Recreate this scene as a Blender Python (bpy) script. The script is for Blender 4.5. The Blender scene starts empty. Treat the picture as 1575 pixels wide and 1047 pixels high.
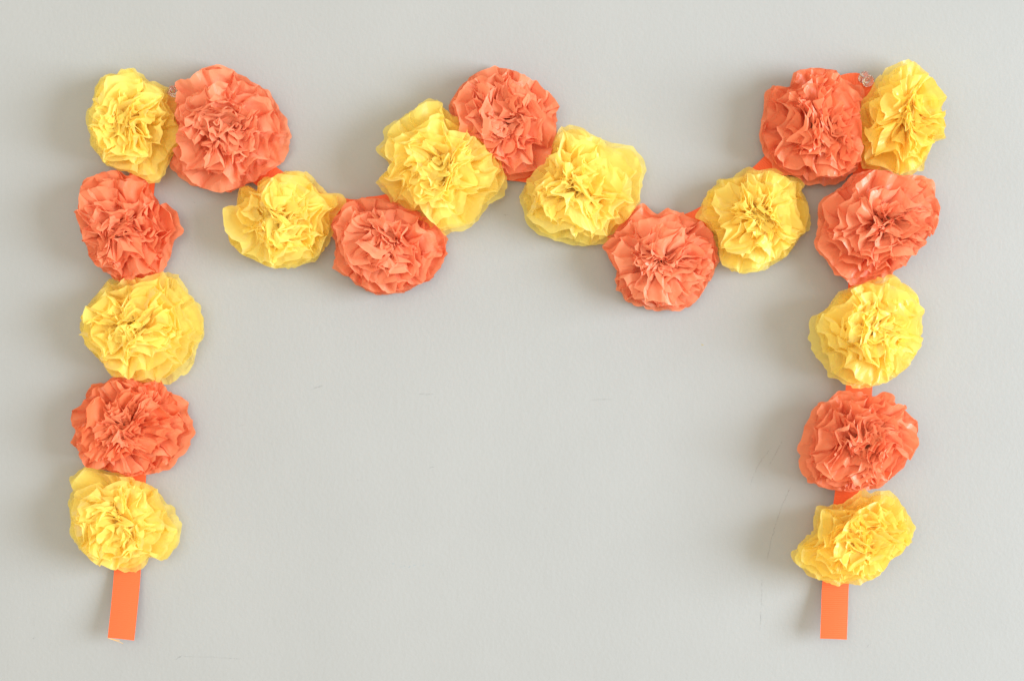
import bpy, math, random
import numpy as np
from mathutils import Vector

# ------------------------------------------------------------------ camera, world, light, exposure
scene = bpy.context.scene
C = scene.collection
S = 0.0006                 # metres per photo pixel on the wall plane
CX, CY = 787.5, 523.5
DIST = 1.60                # camera to wall

cam_d = bpy.data.cameras.new('camera')
cam_d.sensor_fit = 'HORIZONTAL'
cam_d.sensor_width = 36.0
cam_d.lens = 36.0 * DIST / (1575 * S)
cam_d.clip_start = 0.05
cam_d.clip_end = 50
cam = bpy.data.objects.new('camera', cam_d)
C.objects.link(cam)
cam.location = (0, -DIST, 0)
cam.rotation_euler = (math.radians(90), 0, 0)
cam_d.dof.use_dof = True
cam_d.dof.focus_distance = DIST - 0.035
cam_d.dof.aperture_fstop = 8.0
scene.camera = cam

world = bpy.data.worlds.new('World')
scene.world = world
world.use_nodes = True
bg = world.node_tree.nodes['Background']
bg.inputs['Color'].default_value = (1.0, 0.925, 0.76, 1)
bg.inputs['Strength'].default_value = 0.90

def area_lamp(name, loc, target, sx, sy, power, col):
    d = bpy.data.lights.new(name, 'AREA')
    d.shape = 'RECTANGLE'
    d.size, d.size_y, d.energy, d.color = sx, sy, power, col
    o = bpy.data.objects.new(name, d)
    C.objects.link(o)
    o.location = loc
    o.rotation_euler = (Vector(target) - Vector(loc)).to_track_quat('-Z', 'Y').to_euler()
    return o

area_lamp('window_light', (4.9, -3.05, -0.05), (0, 0, 0.0), 3.1, 3.1, 500, (0.78, 0.89, 1.0))
area_lamp('front_fill', (-0.8, -4.1, 0.7), (0, 0, 0.0), 2.6, 2.0, 52, (1.0, 0.935, 0.79))  # added soft fill from the front, lightens shade around flowers and evens the wall

vs = scene.view_settings
vs.view_transform = 'Standard'
vs.look = 'None'
vs.exposure = 0.0
vs.gamma = 1.0
vs.use_curve_mapping = False
scene.cycles.use_denoising = True
scene.cycles.max_bounces = 16
scene.cycles.diffuse_bounces = 10
scene.cycles.transmission_bounces = 12
scene.cycles.transparent_max_bounces = 6
scene.cycles.sample_clamp_indirect = 4.0


def P3(px, py, zpx=0.0):
    """photo pixel -> world point lying zpx photo pixels in front of the wall"""
    k = 1.0 - zpx * S / DIST
    return Vector(((px - CX) * S * k, -zpx * S, (CY - py) * S * k))


# ------------------------------------------------------------------ materials
def new_mat(name):
    m = bpy.data.materials.new(name)
    m.use_nodes = True
    nt = m.node_tree
    nt.nodes.clear()
    out = nt.nodes.new('ShaderNodeOutputMaterial')
    return m, nt, out


def N(nt, kind, **kw):
    n = nt.nodes.new(kind)
    for k, v in kw.items():
        if k.startswith('in_'):
            key = k[3:]
            n.inputs[int(key) if key.isdigit() else key.replace('_', ' ')].default_value = v
        else:
            setattr(n, k, v)
    return n


def wall_material():
    m, nt, out = new_mat('wall_paint')
    L = nt.links.new
    b = N(nt, 'ShaderNodeBsdfPrincipled')
    b.inputs['Roughness'].default_value = 0.62
    b.inputs['Specular IOR Level'].default_value = 0.25
    tc = N(nt, 'ShaderNodeTexCoord')
    n1 = N(nt, 'ShaderNodeTexNoise', in_Scale=260.0, in_Detail=3.0, in_Roughness=0.55)
    n2 = N(nt, 'ShaderNodeTexNoise', in_Scale=7.0, in_Detail=4.0, in_Roughness=0.6)
    n3 = N(nt, 'ShaderNodeTexNoise', in_Scale=60.0, in_Detail=2.0, in_Roughness=0.5)
    for n in (n1, n2, n3):
        L(tc.outputs['Object'], n.inputs['Vector'])
    ramp = N(nt, 'ShaderNodeValToRGB')
    ramp.color_ramp.elements[0].position = 0.3
    ramp.color_ramp.elements[0].color = (0.366, 0.370, 0.370, 1)
    ramp.color_ramp.elements[1].position = 0.7
    ramp.color_ramp.elements[1].color = (0.382, 0.386, 0.387, 1)
    L(n2.outputs['Fac'], ramp.inputs['Fac'])
    L(ramp.outputs['Color'], b.inputs['Base Color'])
    add = N(nt, 'ShaderNodeMath', operation='MULTIPLY_ADD', in_1=0.7)
    L(n3.outputs['Fac'], add.inputs[0])
    L(n1.outputs['Fac'], add.inputs[2])
    bump = N(nt, 'ShaderNodeBump', in_Strength=0.22, in_Distance=0.0012)
    L(add.outputs[0], bump.inputs['Height'])
    L(bump.outputs['Normal'], b.inputs['Normal'])
    L(b.outputs[0], out.inputs['Surface'])
    return m


def tissue_material(name, base, deep, transl, clear, gloss, rough):
    """thin crepe tissue: scattering both ways, a touch of sheen, fine crinkles"""
    m, nt, out = new_mat(name)
    L = nt.links.new
    tc = N(nt, 'ShaderNodeTexCoord')
    info = N(nt, 'ShaderNodeObjectInfo')
    # mottled dye
    nz = N(nt, 'ShaderNodeTexNoise', in_Scale=70.0, in_Detail=4.0, in_Roughness=0.6)
    L(tc.outputs['Object'], nz.inputs['Vector'])
    mixf = N(nt, 'ShaderNodeMath', operation='MULTIPLY_ADD', in_1=0.55, in_2=-0.10)
    L(nz.outputs['Fac'], mixf.inputs[0])
    rnd = N(nt, 'ShaderNodeMath', operation='MULTIPLY_ADD', in_1=0.30)
    L(info.outputs['Random'], rnd.inputs[0])
    L(mixf.outputs[0], rnd.inputs[2])
    sep = N(nt, 'ShaderNodeSeparateColor')
    L(info.outputs['Color'], sep.inputs[0])
    rn2 = N(nt, 'ShaderNodeMath', operation='ADD', use_clamp=True)
    L(rnd.outputs[0], rn2.inputs[0])
    L(sep.outputs[0], rn2.inputs[1])
    col = N(nt, 'ShaderNodeMix', data_type='RGBA')
    col.inputs['A'].default_value = (*base, 1)
    col.inputs['B'].default_value = (*deep, 1)
    L(rn2.outputs[0], col.inputs['Factor'])
    # fine crinkle of the tissue
    fib = N(nt, 'ShaderNodeTexNoise', in_Scale=170.0, in_Detail=2.0, in_Roughness=0.55)
    L(tc.outputs['Object'], fib.inputs['Vector'])
    bump = N(nt, 'ShaderNodeBump', in_Strength=0.16, in_Distance=0.0015)
    L(fib.outputs['Fac'], bump.inputs['Height'])
    dif = N(nt, 'ShaderNodeBsdfDiffuse', in_Roughness=0.6)
    trn = N(nt, 'ShaderNodeBsdfTranslucent')
    glo = N(nt, 'ShaderNodeBsdfAnisotropic')
    glo.inputs['Roughness'].default_value = rough
    glo.inputs['Color'].default_value = (1, 0.97, 0.94, 1)
    clr = N(nt, 'ShaderNodeBsdfTransparent')
    for n in (dif, trn, glo):
        L(bump.outputs['Normal'], n.inputs['Normal'])
    L(col.outputs['Result'], dif.inputs['Color'])
    L(col.outputs['Result'], trn.inputs['Color'])
    clr.inputs['Color'].default_value = (1.0, 0.975, 0.86, 1)   # light passing straight through the open weave
    m1 = N(nt, 'ShaderNodeMixShader', in_0=transl)
    L(dif.outputs[0], m1.inputs[1])
    L(trn.outputs[0], m1.inputs[2])
    fr = N(nt, 'ShaderNodeFresnel', in_IOR=1.45)
    L(bump.outputs['Normal'], fr.inputs['Normal'])
    fm = N(nt, 'ShaderNodeMath', operation='MULTIPLY', in_1=gloss)
    L(fr.outputs[0], fm.inputs[0])
    m2 = N(nt, 'ShaderNodeMixShader')
    L(fm.outputs[0], m2.inputs[0])
    L(m1.outputs[0], m2.inputs[1])
    L(glo.outputs[0], m2.inputs[2])
    if clear <= 0:
        L(m2.outputs[0], out.inputs['Surface'])
        return m
    m3 = N(nt, 'ShaderNodeMixShader', in_0=clear)
    L(m2.outputs[0], m3.inputs[1])
    L(clr.outputs[0], m3.inputs[2])
    L(m3.outputs[0], out.inputs['Surface'])
    return m


def ribbon_material():
    m, nt, out = new_mat('ribbon_grosgrain')
    L = nt.links.new
    b = N(nt, 'ShaderNodeBsdfPrincipled')
    b.inputs['Base Color'].default_value = (0.86, 0.130, 0.032, 1)
    b.inputs['Roughness'].default_value = 0.5
    b.inputs['Sheen Weight'].default_value = 0.25
    b.inputs['Specular IOR Level'].default_value = 0.35
    uv = N(nt, 'ShaderNodeUVMap')
    w = N(nt, 'ShaderNodeTexWave', wave_type='BANDS', bands_direction='X', in_Scale=1.0)
    mp = N(nt, 'ShaderNodeMapping')
    mp.inputs['Scale'].default_value = (160.0, 1.0, 1.0)   # u is metres along the ribbon
    L(uv.outputs['UV'], mp.inputs['Vector'])
    L(mp.outputs[0], w.inputs['Vector'])
    bump = N(nt, 'ShaderNodeBump', in_Strength=0.5, in_Distance=0.0004)
    L(w.outputs['Fac'], bump.inputs['Height'])
    L(bump.outputs['Normal'], b.inputs['Normal'])
    L(b.outputs[0], out.inputs['Surface'])
    return m


def plain(name, col, rough, alpha=1.0, noise=None, **kw):
    m, nt, out = new_mat(name)
    b = N(nt, 'ShaderNodeBsdfPrincipled')
    b.inputs['Base Color'].default_value = (*col, 1)
    b.inputs['Roughness'].default_value = rough
    for k, v in kw.items():
        b.inputs[k.replace('_', ' ')].default_value = v
    if noise:
        tc = N(nt, 'ShaderNodeTexCoord')
        n = N(nt, 'ShaderNodeTexNoise', in_Scale=noise, in_Detail=2.0)
        nt.links.new(tc.outputs['Object'], n.inputs['Vector'])
        r = N(nt, 'ShaderNodeMapRange')
        r.inputs['From Min'].default_value = 0.42
        r.inputs['From Max'].default_value = 0.62
        r.inputs['To Max'].default_value = alpha
        nt.links.new(n.outputs['Fac'], r.inputs['Value'])
        nt.links.new(r.outputs[0], b.inputs['Alpha'])
    else:
        b.inputs['Alpha'].default_value = alpha
    nt.links.new(b.outputs[0], out.inputs['Surface'])
    return m


M_WALL = wall_material()
YB, YD = (0.995, 0.90, 0.31), (0.995, 0.79, 0.13)
M_YEL = tissue_material('yellow_tissue', YB, YD, 0.56, 0.0, 0.14, 0.5)
M_YEL_RIM = tissue_material('yellow_tissue_single_ply', YB, YD, 0.56, 0.22, 0.14, 0.5)
M_ORA = tissue_material('orange_tissue', (0.945, 0.42, 0.245), (0.90, 0.25, 0.10), 0.33, 0.0, 0.12, 0.42)
M_RIB = ribbon_material()
M_PIN = plain('clear_plastic', (0.98, 0.95, 0.95), 0.10, Transmission_Weight=0.88, IOR=1.46)
M_STEEL = plain('pin_steel', (0.55, 0.52, 0.5), 0.25, Metallic=1.0)
M_PENCIL = plain('pencil_graphite', (0.30, 0.30, 0.31), 0.6, 0.30, 900.0)
M_SMUDGE = plain('grey_smudge', (0.33, 0.34, 0.34), 0.7, 0.5, 700.0)
M_BLUE = plain('blue_crayon', (0.42, 0.52, 0.60), 0.7, 0.6, 800.0)
M_OCHRE = plain('ochre_speck', (0.65, 0.52, 0.22), 0.7, 0.5)
M_THREAD = plain('ribbon_thread', (0.93, 0.50, 0.13), 0.6)


# ------------------------------------------------------------------ mesh helpers
def mesh_obj(name, verts, faces, mat, parent=None, smooth=False, uvs=None, kind=None):
    me = bpy.data.meshes.new(name)
    verts = np.asarray(verts, dtype=np.float32)
    faces = np.asarray(faces, dtype=np.int32)
    n, k = faces.shape
    me.vertices.add(len(verts))
    me.vertices.foreach_set('co', verts.ravel())
    me.loops.add(n * k)
    me.loops.foreach_set('vertex_index', faces.ravel())
    me.polygons.add(n)
    me.polygons.foreach_set('loop_start', np.arange(0, n * k, k, dtype=np.int32))
    me.update(calc_edges=True)
    if uvs is not None:
        layer = me.uv_layers.new(name='UVMap')
        layer.data.foreach_set('uv', np.asarray(uvs, dtype=np.float32)[faces.ravel()].ravel())
    me.polygons.foreach_set('use_smooth', np.full(n, smooth, dtype=bool))
    me.materials.append(mat)
    o = bpy.data.objects.new(name, me)
    C.objects.link(o)
    if parent is not None:
        o.parent = parent
    if kind:
        o['kind'] = kind
    return o


def tag(o, label, cat, group=None):
    o['label'] = label
    o['category'] = cat
    if group:
        o['group'] = group
    return o


# ------------------------------------------------------------------ wall
def build_wall():
    w, h, t = 1.6, 1.2, 0.08
    v = [(x, y, z) for y in (0, t) for x in (-w, w) for z in (-h, h)]
    f = [(0, 2, 3, 1), (4, 5, 7, 6), (0, 1, 5, 4), (2, 6, 7, 3), (0, 4, 6, 2), (1, 3, 7, 5)]
    o = mesh_obj('wall', v, f, M_WALL, smooth=False)
    o['kind'] = 'structure'
    o['label'] = 'plain off white painted wall with faint pencil scuffs'
    return o


wall = build_wall()


def stroke(name, pts, width, mat, label=None):
    """thin mark on the wall face: a strip along photo-pixel points"""
    pts = [np.array(p, float) for p in pts]
    dense = []
    for a, b in zip(pts[:-1], pts[1:]):
        k = max(2, int(np.linalg.norm(b - a) / 4))
        for i in range(k):
            dense.append(a + (b - a) * i / k)
    dense.append(pts[-1])
    rs = np.random.RandomState(int(pts[0][0] * 7 + pts[0][1]))
    V, F = [], []
    for i, p in enumerate(dense):
        d = dense[min(i + 1, len(dense) - 1)] - dense[max(i - 1, 0)]
        d /= np.linalg.norm(d) + 1e-9
        n = np.array([-d[1], d[0]])
        e = min(1.0, 0.35 + min(i, len(dense) - 1 - i) * 0.4)
        ww = width * e * (0.7 + 0.6 * rs.rand())
        j = rs.randn() * width * 0.25
        for sgn in (-1, 1):
            q = p + n * (j + sgn * ww / 2)
            V.append(tuple(P3(q[0], q[1], 0.25)))
        if i:
            k = 2 * i
            F.append((k - 2, k - 1, k + 1, k))
    o = mesh_obj(name, V, F, mat, wall)
    if label:
        o['label'] = label
    return o


# faint pencil lines and specks as they sit on the paint
stroke('pencil_line', [(1186, 688), (1170, 708), (1160, 728), (1154, 745)], 1.3, M_PENCIL)
stroke('pencil_line', [(1204, 676), (1192, 700), (1181, 718)], 1.3, M_PENCIL)
stroke('pencil_line', [(1216, 748), (1200, 785), (1188, 822), (1179, 862)], 1.5, M_PENCIL)
stroke('pencil_line', [(1172, 890), (1171, 930), (1169, 968)], 1.4, M_PENCIL)
stroke('pencil_line', [(640, 606), (668, 606)], 1.3, M_PENCIL)
stroke('pencil_line', [(908, 615), (942, 614)], 1.5, M_PENCIL)
stroke('pencil_line', [(282, 1009), (330, 1010), (372, 1013)], 0.9, M_PENCIL)
stroke('pencil_line', [(52, 948), (53, 962)], 0.9, M_PENCIL)
stroke('smudge', [(270, 1013), (276, 1010), (281, 1007)], 2.2, M_SMUDGE)
stroke('smudge', [(50, 981), (55, 980)], 2.4, M_SMUDGE)
stroke('smudge', [(661, 719), (667, 718)], 1.9, M_SMUDGE)
stroke('smudge', [(836, 782), (841, 781)], 2.4, M_SMUDGE)
stroke('smudge', [(479, 598), (488, 595), (498, 593)], 2.4, M_PENCIL)
stroke('smudge', [(549, 738), (553, 740)], 2.0, M_PENCIL)
stroke('smudge', [(1173, 731), (1176, 732)], 2.0, M_SMUDGE)
stroke('smudge', [(1157, 765), (1160, 766)], 2.0, M_SMUDGE)
stroke('smudge', [(1520, 428), (1524, 440)], 1.6, M_PENCIL)
stroke('smudge', [(364, 657), (376, 653)], 1.6, M_PENCIL)
stroke('smudge', [(295, 310), (300, 312)], 2.2, M_SMUDGE)
stroke('smudge', [(775, 330), (781, 331)], 2.2, M_SMUDGE)
stroke('smudge', [(1333, 996), (1336, 990)], 1.8, M_SMUDGE)
for x, y in ((614, 873), (620, 871), (628, 872), (636, 870), (649, 869), (662, 868), (603, 867)):
    stroke('crayon_speck', [(x, y), (x + 4, y - 1.5)], 2.2, M_BLUE)
stroke('paint_speck', [(1079, 529), (1082, 531)], 3.4, M_OCHRE)


# ------------------------------------------------------------------ paper flowers
def outline_fn(poly, c, m=360):
    """farthest hit of a ray from c with the closed polygon, for m directions"""
    P = np.array(poly, float) - c
    P[:, 1] *= -1                       # image y down -> up
    Q = np.roll(P, -1, axis=0)
    ang = np.arange(m) * 2 * math.pi / m
    R = np.zeros(m)
    for i, a in enumerate(ang):
        d = np.array([math.cos(a), math.sin(a)])
        e = Q - P
        den = d[0] * e[:, 1] - d[1] * e[:, 0]
        den[np.abs(den) < 1e-9] = 1e-9
        t = (P[:, 0] * e[:, 1] - P[:, 1] * e[:, 0]) / den
        u = (P[:, 0] * d[1] - P[:, 1] * d[0]) / den
        ok = (t > 0) & (u >= 0) & (u <= 1)
        R[i] = t[ok].max() if ok.any() else 0
    R[R == 0] = np.median(R[R > 0])
    return R


def circ_smooth(R, sig):
    n = len(R)
    k = np.fft.rfftfreq(n, 1.0 / n)
    return np.fft.irfft(np.fft.rfft(R) * np.exp(-0.5 * (k * sig * 2 * math.pi / n) ** 2), n)


def evolve_knots(tk, rs, lam_t):
    """next sheet's fold lines: those of its neighbour, shifted, some lost, some new (always in pairs)"""
    n = len(tk)
    gap = np.diff(np.append(tk, tk[0] + 1))
    tk = tk + rs.uniform(-0.30, 0.30, n) * np.minimum(gap, np.roll(gap, 1))
    tk = np.sort(tk % 1.0)
    want = max(6, int(1.0 / lam_t))
    for _ in range(40):
        n = len(tk)
        gap = np.diff(np.append(tk, tk[0] + 1))
        if n > want + 1 or (n > 8 and _ == 0 and rs.rand() < 0.25):
            i = rs.randint(n - 1)
            tk = np.delete(tk, [i, i + 1])
        elif n < want - 1:
            p = gap ** 2 / (gap ** 2).sum()
            i = rs.choice(n, p=p)
            e = np.sort(rs.uniform(0.2, 0.8, 2))
            if e[1] - e[0] < 0.15:
                e = np.array([0.33, 0.66])
            tk = np.sort((np.concatenate([tk, tk[i] + gap[i] * e])) % 1.0)
        else:
            break
    return tk


def per_interp(tt, kx, ky):
    o = np.argsort(kx)
    kx, ky = kx[o], ky[o]
    return np.interp(tt, np.concatenate([kx[-4:] - 1, kx, kx[:4] + 1]),
                     np.concatenate([ky[-4:], ky, ky[:4]]))


CREASE = (46.0, 33.0, 25.0, 18.0, 13.0)       # widths between pressed creases, photo pixels
ROWS = np.array([0.0, 0.30, 0.50, 0.66, 0.80, 0.91, 1.0])


def sheet(fl, f, z_edge, tk, slope, amax, meander, flap, lobes, rs, off=None, root=0.0, ragged=0.011, ell=(1.0, 1.0, 0.0), rings=19, M=288, s0=0.10):
    """one gathered tissue sheet. f: rim size against the outline (1 = outer sheet)"""
    R = fl['R']
    Rs = circ_smooth(R, 1.5 + 30 * (1 - f))
    Rm = R.mean()
    nk, nr = len(tk), len(ROWS)
    sign = np.where(np.arange(nk) % 2 == 0, 1.0, -1.0)
    gap = np.diff(np.append(tk, tk[0] + 1))
    gpx = 0.5 * (gap + np.roll(gap, 1)) * 2 * math.pi * Rm * max(f, 0.3)
    base = sign * np.minimum(gpx * slope, amax) * rs.lognormal(-0.05, 0.35, nk)
    growth = np.array([0.0, 0.36, 0.60, 0.80, 0.95, 1.02, 1.05])
    jit = np.array([0, .35, .35, .30, .25, .18, .15])
    W = base[None, :] * growth[:, None] * (1 + rs.randn(nr, nk) * jit[:, None])
    T = sign[None, :] * np.minimum(gpx * meander, 9.0)[None, :] * growth[:, None] * (1 + rs.randn(nr, nk) * 0.35)
    Z = rs.randn(nr, nk) * np.array([0, 1.2, 1.6, 1.6, 1.4, 1.0, 0.8])[:, None]
    drift = np.cumsum(rs.randn(nr, nk) * 0.12 * np.minimum(gap, np.roll(gap, 1))[None, :], axis=0)
    drift -= drift[-1]
    t = np.arange(M) / M
    s = s0 + (1 - s0) * np.linspace(0, 1, rings) ** 0.85
    ri = np.clip(np.searchsorted(ROWS, s, side='right') - 1, 0, nr - 2)
    rf = ((s - ROWS[ri]) / (ROWS[ri + 1] - ROWS[ri]))[:, None]

    def lattice(A, shift=0.0):
        rv = np.stack([per_interp(t, tk + drift[i] + shift, A[i]) for i in range(nr)])
        return rv[ri] * (1 - rf) + rv[ri + 1] * rf

    w = lattice(W)
    q = np.roll(lattice(T), max(1, int(M / nk / 2)), axis=1)
    zz = lattice(Z)
    ss = s[:, None]
    # straight creases pressed into the paper: crossing ridge waves in the sheet's own flat coordinates
    pu = t[None, :] * 2 * math.pi * Rm * max(f, 0.35) * 1.25
    pv = ss * Rm * 0.95
    bend = 5.0 * np.sin(pu / 37.0 + rs.rand() * 6.28) + 5.0 * np.sin(pv / 29.0 + pu / 83.0 + rs.rand() * 6.28)
    crk = np.zeros((rings, M))
    for wl in CREASE:
        wl = wl * rs.uniform(0.8, 1.25)
        an = rs.uniform(0, math.pi)
        g = ((pu * math.cos(an) + pv * math.sin(an) + bend * rs.uniform(-1, 1)) / wl + rs.rand()) % 1.0
        pk = rs.uniform(0.25, 0.75)
        tri = np.where(g < pk, g / pk, (1 - g) / (1 - pk)) - 0.5
        crk += tri * wl * 0.085
    crk *= 0.75 if f > 0.86 else 1.0
    zz = zz * (0.35 if f > 0.86 else 0.8)
    # rim: uneven length, and stretches that fold over outwards or inwards
    nl = max(5, nk // 3)
    tl_ = (np.arange(nl) + rs.uniform(-.4, .4, nl)) / nl
    le = per_interp(t, tl_, 1 + rs.randn(nl) * lobes)
    fb = per_interp((t + rs.rand()) % 1, tl_, rs.uniform(-1, 1, nl) + 0.25)
    nj = M // 3
    le = le + per_interp(t, (np.arange(nj) + rs.uniform(-.4, .4, nj)) / nj, rs.randn(nj)) * ragged
    edge = np.clip((ss - 0.55) / 0.45, 0, 1)
    ext = 1 + (le[None, :] - 1) * edge ** 1.3
    phi = 2 * math.pi * t[None, :] + fl['twist'] * (1 - ss)
    idx = phi / (2 * math.pi) * len(R)
    rim = np.interp(idx.ravel() % len(R), np.arange(len(R) + 1), np.append(Rs, Rs[0])).reshape(phi.shape) * f
    zr = fl['z0'] + root
    rise = z_edge - zr
    al = math.atan2(f * Rm, max(rise, 1.0))
    sp, sq = (0.95, 1.5) if f > 0.86 else (1.0 + 0.35 * (1 - f), 0.90)
    rad = rim * (ss ** sp) * ext
    z = zr + rise * (ss ** sq) * (0.4 + 0.6 * ext)
    nx, nz = -math.cos(al), math.sin(al)
    w = w + crk * np.clip(ss * 1.4, 0, 1)
    z = z + nz * w + zz
    fl_amt = fb[None, :] * flap * np.clip((ss - 0.70) / 0.30, 0, 1) ** 1.1
    z = z - 0.55 * np.abs(fl_amt)
    push = nx * w + fl_amt                      # across the fold
    tx = q * (ss ** 1.1)                        # along the fold
    ea, eb, th = ell
    co_, si_ = np.cos(phi - th), np.sin(phi - th)
    nn = np.sqrt((eb * co_) ** 2 + (ea * si_) ** 2)
    lx = rad * ea * co_ + push * eb * co_ / nn - tx * ea * si_ / nn
    ly = rad * eb * si_ + push * ea * si_ / nn + tx * eb * co_ / nn
    x = lx * math.cos(th) - ly * math.sin(th)
    y = lx * math.sin(th) + ly * math.cos(th)
    ox, oy = fl['bunch'] * (1 - f) if off is None else off
    x = x + ox * ss ** 0.8
    y = y + oy * ss ** 0.8
    # crumple shared by all sheets of the flower (keeps them nested), fading out at the rim
    pa = (np.arctan2(y, x) / (2 * math.pi) * len(R)) % len(R)
    lim = np.interp(pa.ravel(), np.arange(len(R) + 1), np.append(R, R[0])).reshape(x.shape)
    mask = np.clip(1.2 * (1 - np.sqrt(x * x + y * y) / lim), 0, 1) ** 0.6 * ss
    dx, dy, dz = np.zeros_like(x), np.zeros_like(x), np.zeros_like(x)
    for kv, ph, am in fl['warp']:
        dx += am * np.sin(kv[0, 0] * x + kv[0, 1] * y + 0.4 * kv[0, 2] * z + ph[0])
        dy += am * np.sin(kv[1, 0] * x + kv[1, 1] * y + 0.4 * kv[1, 2] * z + ph[1])
        dz += 0.55 * am * np.sin(kv[2, 0] * x + kv[2, 1] * y + ph[2])
    x, y, z = x + dx * mask, y + dy * mask, z + dz * mask
    for fr, am in ((0.10, 1.3), (0.22, 0.7)):
        kv = rs.randn(3, 3) * fr
        ph = rs.rand(3) * 6.28
        ax = am * np.sin(kv[0, 0] * x + kv[0, 1] * y + kv[0, 2] * z + ph[0])
        ay = am * np.sin(kv[1, 0] * x + kv[1, 1] * y + kv[1, 2] * z + ph[1])
        az = am * np.sin(kv[2, 0] * x + kv[2, 1] * y + kv[2, 2] * z + ph[2])
        x, y, z = x + ax * ss, y + ay * ss, z + az * ss
    # no fold reaches past the flower's own round: it bends up against the outer sheet instead
    rr = np.sqrt(x * x + y * y) + 1e-6
    pa = (np.arctan2(y, x) / (2 * math.pi) * len(R)) % len(R)
    lim = np.interp(pa.ravel(), np.arange(len(R) + 1), np.append(R, R[0])).reshape(x.shape)
    nb = 9
    loose = per_interp((pa / len(R)).ravel() % 1.0, (np.arange(nb) + rs.uniform(-.4, .4, nb)) / nb,
                       rs.uniform(0.90, 1.065, nb)).reshape(x.shape)
    lim = lim * loose
    soft = 0.06 * lim
    over = np.maximum(rr - (lim - soft), 0)
    new = np.where(rr > lim - soft, lim - soft + soft * np.tanh(over / soft), rr)
    if f < 0.99:
        x, y, z = x * new / rr, y * new / rr, z + 0.5 * (rr - new)
    tl = fl['tilt']
    z = z - (tl[0] * x + tl[1] * y)
    z = np.maximum(z, 3.0)
    co = np.stack([x * S, -z * S, y * S], axis=-1).reshape(-1, 3)
    i = np.arange(rings - 1)[:, None] * M
    j = np.arange(M)[None, :]
    j2 = (j + 1) % M
    F = np.stack([i + j, i + j2, i + M + j2, i + M + j], axis=-1).reshape(-1, 4)
    uv = np.stack([np.broadcast_to(t[None, :], (rings, M)), np.broadcast_to(ss, (rings, M))], axis=-1).reshape(-1, 2)
    return co, F, uv


LAYERS = (1.0, 0.975, 0.91, 0.81, 0.70, 0.59)      # sheets right round the flower
TUFT = (0.40, 0.27, 0.13)                    # sheets of the pulled-up tufts inside


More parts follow.
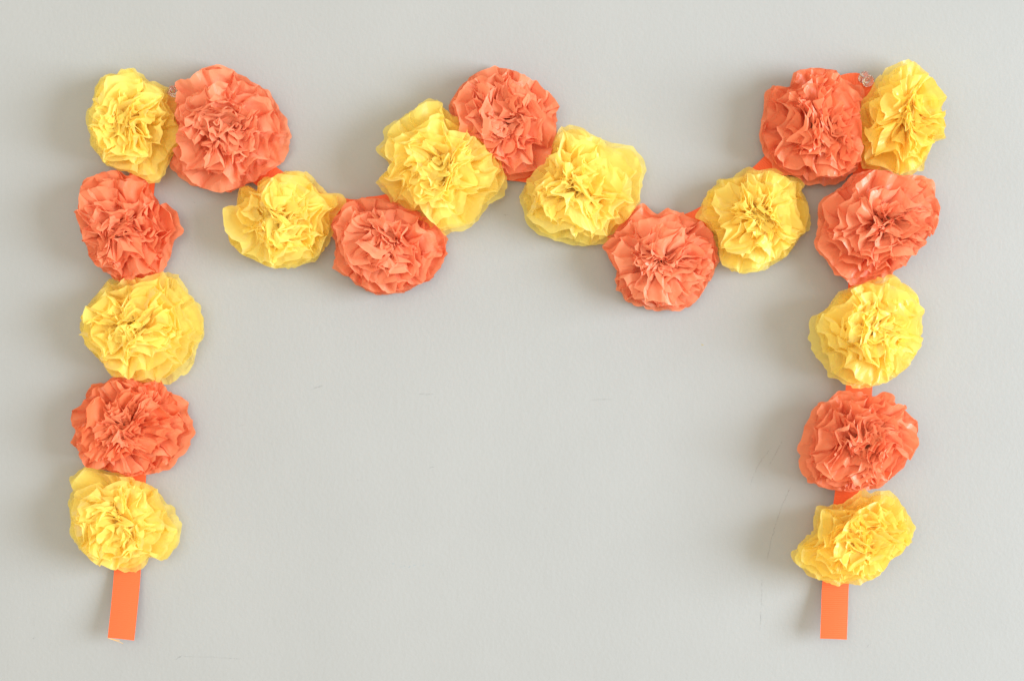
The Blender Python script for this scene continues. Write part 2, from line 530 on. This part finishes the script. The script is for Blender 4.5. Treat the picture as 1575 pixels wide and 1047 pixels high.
def flower(colour, poly, bunch, label, seed, lift=0.0, depth=62.0, crumple=1.0, rim=1.0, tufts=3, tone=None):
    rs = np.random.RandomState(seed)
    tone = rs.uniform(-0.35, 0.35) if tone is None else tone
    a = np.array(poly, float)
    b = np.roll(a, -1, axis=0)
    cr = a[:, 0] * b[:, 1] - b[:, 0] * a[:, 1]
    c = np.array([((a[:, 0] + b[:, 0]) * cr).sum(), ((a[:, 1] + b[:, 1]) * cr).sum()]) / (3 * cr.sum())
    R = outline_fn(poly, c)
    rim_z = 18.0 + lift
    root = bpy.data.objects.new('paper_flower', None)
    root.empty_display_size = 0.02
    C.objects.link(root)
    pos = P3(c[0], c[1], rim_z + 8)
    root.location = (pos.x, 0, pos.z)
    bo = np.array(bunch, float) - c
    bo[1] *= -1
    Rm = R.mean()
    k = 1 - (rim_z + 8) * S / DIST
    warp = []
    for wl, am in ((120.0, 8.0), (70.0, 6.0), (38.0, 2.6)):
        kv = rs.randn(3, 3)
        kv /= np.linalg.norm(kv[:, :2], axis=1)[:, None]
        warp.append((kv * 2 * math.pi / wl, rs.rand(3) * 6.28, am))
    fl = dict(R=R * k, z0=6.0 + lift * 0.8, bunch=bo * 1.2, twist=rs.uniform(-0.25, 0.25),
              tilt=bo / Rm * 0.25, warp=warp)
    mat = M_YEL if colour == 'yellow' else M_ORA
    mrim = M_YEL_RIM if colour == 'yellow' else M_ORA
    H = 1.08 * depth * Rm / 85.0
    n0 = 2 * int(11 * crumple)
    axis = rs.rand() * math.pi
    tk = np.sort((np.arange(n0) + rs.uniform(-0.45, 0.45, n0)) / n0 % 1.0)
    for n, f in enumerate(LAYERS):
        if n >= 2:
            f = f ** rim * (1 + rs.uniform(-0.03, 0.03))
        z_e = rim_z + H * max(0.0, 1 - f ** 2.4) ** 0.62
        if n == 0:
            slope, amax, mea, flap, lob = 0.20, 5.0, 0.07, 4.0, 0.016
        elif n == 1:
            slope, amax, mea, flap, lob = 0.26, 6.5, 0.12, 6.0, 0.035
        else:
            slope = 0.42 + 0.35 * (1 - f)
            amax, mea = 11.0, 0.28 + 0.15 * (1 - f)
            flap, lob = 11.0, 0.07
        lam_t = 1.0 / (27.0 * crumple * (0.66 + 0.34 * f) + 4)
        if n > 0:
            tk = evolve_knots(tk, rs, lam_t)
        co, F, uv = sheet(fl, f, z_e, tk, slope, amax / crumple ** 0.4, mea, flap, lob, rs,
                          root=0.0 if n < 3 else H * 0.10 * (n - 2),
                          ell=(1, 1, 0) if n < 3 else (1.05, 0.95, axis))
        mesh_obj('petal', co, F, mrim if n < 3 else mat, root, uvs=uv).color = (tone, 0, 0, 1)
    # the inner sheets are gathered along the fold line: long tufts lying side by side
    for c_ in range(tufts):
        th = axis + rs.uniform(-0.35, 0.35)
        across = (c_ - (tufts - 1) / 2) * 0.62 / tufts * 1.25 + rs.uniform(-0.05, 0.05)
        along = rs.uniform(-0.12, 0.12)
        off = fl['bunch'] * 0.62 + Rm * np.array([along * math.cos(axis) - across * math.sin(axis),
                                                  along * math.sin(axis) + across * math.cos(axis)])
        side = abs(across) / 0.5
        ell = (1.42 - 0.35 * side + rs.uniform(-0.1, 0.1), 0.50 * 3 / (tufts + 0.4) + rs.uniform(-0.05, 0.08), th)
        up = rs.uniform(-5, 3) - 5 * side
        tk = None
        for f in TUFT:
            f = f * (1 + rs.uniform(-0.08, 0.08))
            z_e = rim_z + H * (0.95 + 0.08 * (1 - f / 0.45)) + up + rs.uniform(-3, 3)
            want = max(6, 2 * int(math.pi * f * Rm * 1.05 * crumple / 12.5))
            if tk is None:
                tk = np.sort((np.arange(want) + rs.uniform(-0.45, 0.45, want)) / want % 1.0)
            else:
                tk = evolve_knots(tk, rs, 1.0 / (want + 0.5))
            co, F, uv = sheet(fl, f, z_e, tk, 0.55, 9.0 / crumple ** 0.4, 0.30, 10.0, 0.07, rs, off=off,
                              root=H * 0.48, ell=ell, rings=15, M=190)
            mesh_obj('petal', co, F, mat, root, uvs=uv).color = (tone, 0, 0, 1)
    tag(root, label, 'paper flower', colour + ' paper flowers of the garland')
    return root


YG = 'yellow'
OR = 'orange'
FLOWERS = [
 (YG, [(201.7,102.4),(224.6,124.4),(255,137.8),(272,160.7),(277,187),(287.7,221.8),(276,224),(261,241),(257,258),(241.8,283),(207,269.6),(184.5,263),(163.5,256),(139.6,223.7),(138.7,204.6),(133,174),(144.4,153),(144.4,132),(161.6,112),(177,113),(186.4,104.3)],
  (205,186), 'yellow tissue paper flower at the far top left corner, left of the pin', 11, 8, 62, 0.85),
 (OR, [(308,105),(338,99),(376,119),(414,140),(424.4,166),(437,189),(440,214),(431,241),(410,266.5),(380,283),(351,297),(313,289),(294,287.5),(259.5,254),(268,230),(272,200),(273,163.5),(275,132),(298,124)],
  (350,214), 'large orange tissue flower at top left, right of the half-hidden clear pin', 12, 0, 66, 1.2, 1.2),
 (OR, [(174.5,258),(128.6,274),(120,296),(118,317),(125,357),(134,387.5),(155,420),(176,433),(207,438),(230,443),(247,422),(253,395),(266,372),(279.6,355),(270,326),(255,314),(245,313),(234,294),(228,280),(209,268)],
  (188,362), 'orange tissue flower second from top in the left hanging column', 13, 6, 64, 1.0),
 (YG, [(169,431.5),(154,450),(129,474.5),(120.5,507),(124,530),(140.6,547),(161.6,566),(173,580.5),(201.7,585),(232,586),(259,589),(282,572),(297,553),(302,530),(310.6,524),(311.5,486),(307,471),(289.6,446),(278,425),(255,417),(234,425),(202,428)],
  (204,499), 'yellow tissue flower in the middle of the left hanging column', 14, 0, 60, 1.05, 1.25),
 (OR, [(167,583),(195.5,581),(222,589),(243,582),(262,592.5),(264,604),(279.6,613.5),(283,631),(291,646),(299,665),(289,676.5),(281.5,694),(268,701),(256.6,716.6),(237.5,724),(222,730),(195.5,735),(169,726),(138,715),(134,703),(111.5,684),(111,675),(121,661),(111.5,654),(110.5,629),(127,621),(128,604),(138,592.5),(159,593)],
  (197,655), 'tightly crumpled orange flower with the finest ruffles, lower left column', 15, 2, 60, 2.1, 1.0, 3, 0.42),
 (YG, [(130,719),(174,729),(201,733),(235,748),(254,771),(270.5,790),(275,809),(271.5,837.5),(260,853),(243,859.5),(229.5,851),(220,872),(197,879.5),(174,877),(166.4,874),(139.7,860.5),(124,845),(115,826),(108,814.6),(110,799),(105,774.5),(113,759),(106,742)],
  (180,797), 'lowest yellow tissue flower of the left column, above the ribbon tail', 16, 4, 62, 1.0),
 (YG, [(364.6,284.7),(383,285),(396,296),(396,281),(405.7,269.4),(415,274),(447.7,260),(472.5,263),(488,283),(499,296),(526,297),(528,313),(513,327),(512.7,350),(497,384),(480,403),(457,409),(417,411),(390,398),(371,390),(352,372.5),(346.5,349.6),(345.5,321),(360,316),(362,294)],
  (430,340), 'yellow tissue flower in the left dip of the swag, beside two orange ones', 17, 6, 58, 0.95),
 (OR, [(528.7,316),(557,305),(586,304),(607,312),(624,318),(647,328),(672,345),(688,362),(689,391),(677.6,414),(660.5,431),(647,433),(622,448),(597.4,454),(576.4,454),(551.6,440.5),(525,421),(512.4,408),(517,375.5),(505.7,347),(511.5,331.6)],
  (596,384), 'orange tissue flower hanging lowest in the left half of the swag', 18, 0, 60, 0.8, 1.0, 2),
 (YG, [(658,153),(675.5,160),(699.6,179.5),(732.6,188),(746,208),(757,234.5),(772,245.4),(781,278),(768,302.6),(746,322),(732.6,342),(710.6,355),(680,361),(667,351),(642.5,329),(625,329),(605,311),(598.6,300),(579,278),(594,265),(606,254),(594,245.4),(579,232),(594,212.5),(590,199),(634,173)],
  (672,270), 'large yellow flower left of the top centre orange one, overlapping it', 19, 12, 66, 1.1, 1.2),
 (OR, [(761,104),(798,109),(822.4,128),(848.5,152),(860.5,168),(857.5,196),(852.5,214),(853.5,238),(844.5,256.5),(814,272.5),(782,275.5),(745,262),(715,240),(697,205),(688,168),(692,156),(708,130),(742,110)],
  (776,188), 'orange tissue flower at the top centre, highest point of the swag', 20, 0, 64, 0.95, 1.15),
 (YG, [(877,191),(897,193),(917,210),(943,224),(971.5,225),(985.6,244),(990.6,264),(985.6,280),(985.6,308),(967.5,336),(945,356.5),(925,375.5),(899,376.5),(857,372.5),(829,358.5),(809,340),(795,308),(803,280),(825,264),(843,240),(850,212),(859,198)],
  (878,298), 'large yellow flower with pale wide rim, right of the top centre orange one', 21, 2, 56, 0.9, 1.4),
 (OR, [(987.6,311),(999,326.5),(1014,330),(1028,320),(1048.7,331),(1077,343),(1096.5,358),(1103,385),(1108,402),(1098,425),(1083,448),(1068,467),(1043,479),(1016,477),(985.7,474.6),(957,459),(943.7,444),(945.6,417),(936,398),(926.5,379),(947.5,354),(968.5,330)],
  (1020,410), 'orange tissue flower hanging lowest in the right half of the swag', 22, 0, 62, 1.05),
 (YG, [(1153,257),(1164,262.7),(1189,260),(1213,272.7),(1233,273.6),(1242,283.5),(1233,292.6),(1245.5,314),(1247,331),(1244,352.5),(1229,367),(1207.5,396),(1185.7,405),(1167.5,416),(1145.7,420.6),(1127.6,418),(1109,409),(1104,392),(1098.5,367),(1085,343.5),(1067.7,336),(1080,318),(1089.5,294.5),(1106,285),(1107,277),(1137,270)],
  (1164,330), 'yellow tissue flower in the right dip of the swag, below the squarish orange one', 23, 0, 62, 1.1),
 (OR, [(1220,105),(1243,103),(1273,106),(1287,107),(1291.6,122.5),(1327,131),(1331,143.5),(1323,182),(1321,212),(1323,252),(1300,271.5),(1292.5,277),(1267.7,282),(1239,277),(1212,267.6),(1191,256),(1175,231),(1169,208),(1178,181.7),(1180,139.7),(1189,130),(1204.7,136),(1214,135),(1217,118.7)],
  (1264,207), 'squarish orange tissue flower at top right, left of the clear pushpin', 24, 8, 64, 1.2, 0.95),
 (YG, [(1400,87),(1418,105),(1432.4,115),(1444.4,141),(1455.5,175),(1448,184),(1455.5,211),(1440,213),(1430,215),(1424,251.5),(1402,267.5),(1384,274.6),(1358,265.5),(1330,257.5),(1322,235.5),(1318,215),(1324,187),(1316,185),(1322,161),(1338,143),(1350,123),(1364,105),(1386,94)],
  (1402,188), 'yellow tissue flower at the far top right corner, right of the pushpin', 25, 12, 64, 1.05),
 (OR, [(1336.7,262.4),(1363,266),(1382.5,272),(1396,271),(1423.6,272),(1435,280.6),(1441.7,313),(1444.6,320.7),(1438,343.6),(1424.5,376),(1407,391),(1398.8,408.5),(1367,424),(1340.5,431.5),(1321,433),(1303,436),(1289,427.6),(1273.6,401),(1256.5,382),(1260,357),(1260,315),(1270,301.6),(1289,288),(1308,271)],
  (1374,351), 'orange tissue flower second from top in the right hanging column', 26, 20, 64, 1.1),
 (YG, [(1352,427),(1383,421.5),(1387,432),(1400,440.6),(1413,452),(1421,479),(1421,513),(1413,543.7),(1383,576),(1352,591.5),(1325.5,599),(1300.7,593),(1274,576),(1271,566.6),(1251,536),(1244,513),(1250,486),(1274,463.5),(1289,448),(1320,438)],
  (1346,512), 'yellow tissue flower in the middle of the right hanging column', 27, 24, 62, 1.0),
 (OR, [(1292.6,603.6),(1323.4,601),(1350.7,609),(1359.7,602),(1378,607),(1374,618),(1389.7,623.6),(1398.8,631.7),(1415,647),(1408.7,681.6),(1390.6,718),(1368.8,741.5),(1336,750.6),(1307,756),(1274,750.6),(1247,739.7),(1231.8,721.6),(1236,698),(1229,690.7),(1238,674),(1244.5,658),(1256,629),(1274.4,616)],
  (1334,686), 'orange tissue flower in the lower right column, between two yellow ones', 28, 26, 62, 1.1),
 (YG, [(1325,755.4),(1340,761),(1354,754.6),(1367,756),(1382,771),(1400,792),(1407,810),(1400,834),(1388.5,850.4),(1364,865),(1351,883),(1328.4,894),(1296,897.5),(1268,893.4),(1249,887.7),(1238,874.8),(1223,865),(1216,853.7),(1234,831),(1250.5,816),(1249.6,803),(1260,779),(1275,779),(1302.4,774),(1309,767.6)],
  (1326,830), 'lowest yellow tissue flower of the right column, leaning left above ribbon tail', 29, 26, 62, 0.95),
]
for fl in FLOWERS:
    flower(*fl)


# ------------------------------------------------------------------ ribbon
def catmull(pts, step=0.004):
    P = [np.array(p, float) for p in pts]
    P = [2 * P[0] - P[1]] + P + [2 * P[-1] - P[-2]]
    out = []
    for i in range(1, len(P) - 2):
        p0, p1, p2, p3 = P[i - 1:i + 3]
        k = max(4, int(np.linalg.norm((p2 - p1)[:3]) * S / step))
        for j in range(k):
            t = j / k
            out.append(0.5 * ((2 * p1) + (-p0 + p2) * t + (2 * p0 - 5 * p1 + 4 * p2 - p3) * t * t
                              + (-p0 + 3 * p1 - 3 * p2 + p3) * t ** 3))
    out.append(P[-2])
    return out


def ribbon_strip(name, pts, half=20.5, thick=0.7, parent=None):
    """flat band along (px, py, z, roll) points; roll turns the band about its own run"""
    c = catmull(pts)
    V, F, UV = [], [], []
    cols = 7
    run = 0.0
    for i, p in enumerate(c):
        d = c[min(i + 1, len(c) - 1)][:3] - c[max(i - 1, 0)][:3]
        d = d / (np.linalg.norm(d) + 1e-9)
        side = np.array([-d[1], d[0], 0.0])
        side /= np.linalg.norm(side) + 1e-9
        nrm = np.array([0, 0, 1.0])
        sd = side * math.cos(p[3]) + nrm * math.sin(p[3])
        nn = np.cross(d, sd)
        if nn[2] < 0:
            nn = -nn
        if i:
            run += np.linalg.norm(c[i][:3] - c[i - 1][:3]) * S
        for face in (1, -1):
            for k in range(cols):
                u = k / (cols - 1) * 2 - 1
                q = p[:3] + sd * half * u + nn * (face * thick / 2 - 0.9 * u * u)
                V.append(tuple(P3(q[0], q[1], q[2])))
                UV.append((run, u))
    w = 2 * cols
    for i in range(len(c) - 1):
        a, b = i * w, (i + 1) * w
        for k in range(cols - 1):
            F.append((a + k, a + k + 1, b + k + 1, b + k))
            F.append((a + cols + k + 1, a + cols + k, b + cols + k, b + cols + k + 1))
        F.append((a, b, b + cols, a + cols))
        F.append((a + cols - 1, a + 2 * cols - 1, b + 2 * cols - 1, b + cols - 1))
    e = (len(c) - 1) * w
    for k in range(cols - 1):
        F.append((k, cols + k, cols + k + 1, k + 1))
        F.append((e + k, e + k + 1, e + cols + k + 1, e + cols + k))
    return mesh_obj(name, V, F, M_RIB, parent, smooth=False, uvs=UV)


ribbon = bpy.data.objects.new('ribbon', None)
ribbon.empty_display_size = 0.02
C.objects.link(ribbon)
tag(ribbon, 'bright orange ribbon behind the flowers, pinned at two corners with both tails hanging', 'ribbon')
ribbon_strip('tail', [(262, 148, 5, 0), (236, 190, 4, 0), (217, 290, 4, 0), (212, 440, 4, 0), (212, 590, 4, 0), (204, 735, 4, 0),
                      (198, 830, 6, 0), (195.5, 885, 11, 0), (191, 935, 20, 0), (186, 982, 30, 0)], parent=ribbon)
ribbon_strip('tail', [(1336, 150, 6, 0), (1338, 200, 8, 0), (1330, 300, 14, 0), (1325, 440, 18, 0), (1321, 600, 18, 0),
                      (1304, 762, 16, 0), (1290, 850, 13, 0), (1285, 900, 15, 0), (1283.5, 940, 24, 0), (1282, 982, 34, 0)], parent=ribbon)
ribbon_strip('swag', [(258, 146, 8, 0), (305, 180, 6, 0), (362, 232, 6, 0), (425, 282, 6, 0), (485, 315, 6, 0), (545, 321, 8, 0.5), (600, 318, 8, 0),
                      (665, 285, 8, 0), (720, 250, 8, 0), (772, 256, 8, 0), (830, 266, 8, 0), (890, 306, 8, 0), (960, 340, 8, 0), (1030, 352, 8, 0),
                      (1062, 346, 9, 0.4), (1110, 322, 8, 0), (1180, 265, 8, 0), (1238, 198, 9, 0), (1284, 146, 10, 0), (1310, 133, 10, 0), (1328, 139, 10, 0), (1334, 164, 9, 0)],
             parent=ribbon)


# frayed thread under the left tail's cut edge
def thread(pts, r):
    V, F = [], []
    for i, p in enumerate(pts):
        for k in range(5):
            a = k * 2 * math.pi / 5
            V.append(tuple(P3(p[0] + 0.0, p[1] + r * math.cos(a), p[2] + r * math.sin(a))))
        if i:
            for k in range(5):
                F.append(((i - 1) * 5 + k, (i - 1) * 5 + (k + 1) % 5, i * 5 + (k + 1) % 5, i * 5 + k))
    return mesh_obj('frayed_thread', V, F, M_THREAD, ribbon)


thread([(166, 980.5, 30), (172, 982.5, 30.3), (178, 984.5, 30.6), (185, 987, 31), (189, 989, 31.5)], 0.4)
thread([(168, 981, 30), (178, 983.4, 30.4), (184, 984.0, 30.8)], 0.45)


# ------------------------------------------------------------------ clear pushpins
def lathe(name, prof, mat, parent, seg=40):
    V, F = [], []
    for r, h in prof:
        for k in range(seg):
            a = 2 * math.pi * k / seg
            V.append((r * math.cos(a), r * math.sin(a), h))
    n = len(prof)
    for i in range(n - 1):
        for k in range(seg):
            F.append((i * seg + k, i * seg + (k + 1) % seg, (i + 1) * seg + (k + 1) % seg, (i + 1) * seg + k))
    o = mesh_obj(name, V, F, mat, parent, smooth=True)
    return o


def pushpin(px, py, z, aim, label, scale=1.0):
    root = bpy.data.objects.new('pushpin', None)
    root.empty_display_size = 0.01
    C.objects.link(root)
    root.location = P3(px, py, z)
    root.rotation_euler = Vector(aim).to_track_quat('Z', 'Y').to_euler()
    mm = 0.001 * scale
    e = 0.00001
    lathe('grip', [(e, 0), (5.3 * mm, 0), (5.7 * mm, 0.3 * mm), (5.7 * mm, 1.0 * mm), (5.2 * mm, 1.5 * mm), (3.0 * mm, 2.3 * mm), (2.3 * mm, 4 * mm),
                   (2.3 * mm, 6.5 * mm), (3.2 * mm, 8.2 * mm), (5.2 * mm, 9.2 * mm), (5.6 * mm, 9.6 * mm), (5.6 * mm, 10.4 * mm),
                   (5.2 * mm, 10.8 * mm), (4.2 * mm, 10.7 * mm), (3.6 * mm, 10.2 * mm), (e, 10.1 * mm)], M_PIN, root)
    lathe('needle', [(e, -8 * mm), (0.45 * mm, -6 * mm), (0.5 * mm, 6 * mm), (e, 6.1 * mm)], M_STEEL, root, 12)
    tag(root, label, 'pushpin', 'clear pushpins')
    return root


pushpin(1329, 119, 13, (0.22, -1, -0.52), 'clear plastic pushpin between the orange and yellow flowers at top right')
pushpin(265, 140, 17, (0.40, -1, -0.25), 'clear plastic pushpin half hidden between the two top left flowers', 0.85)
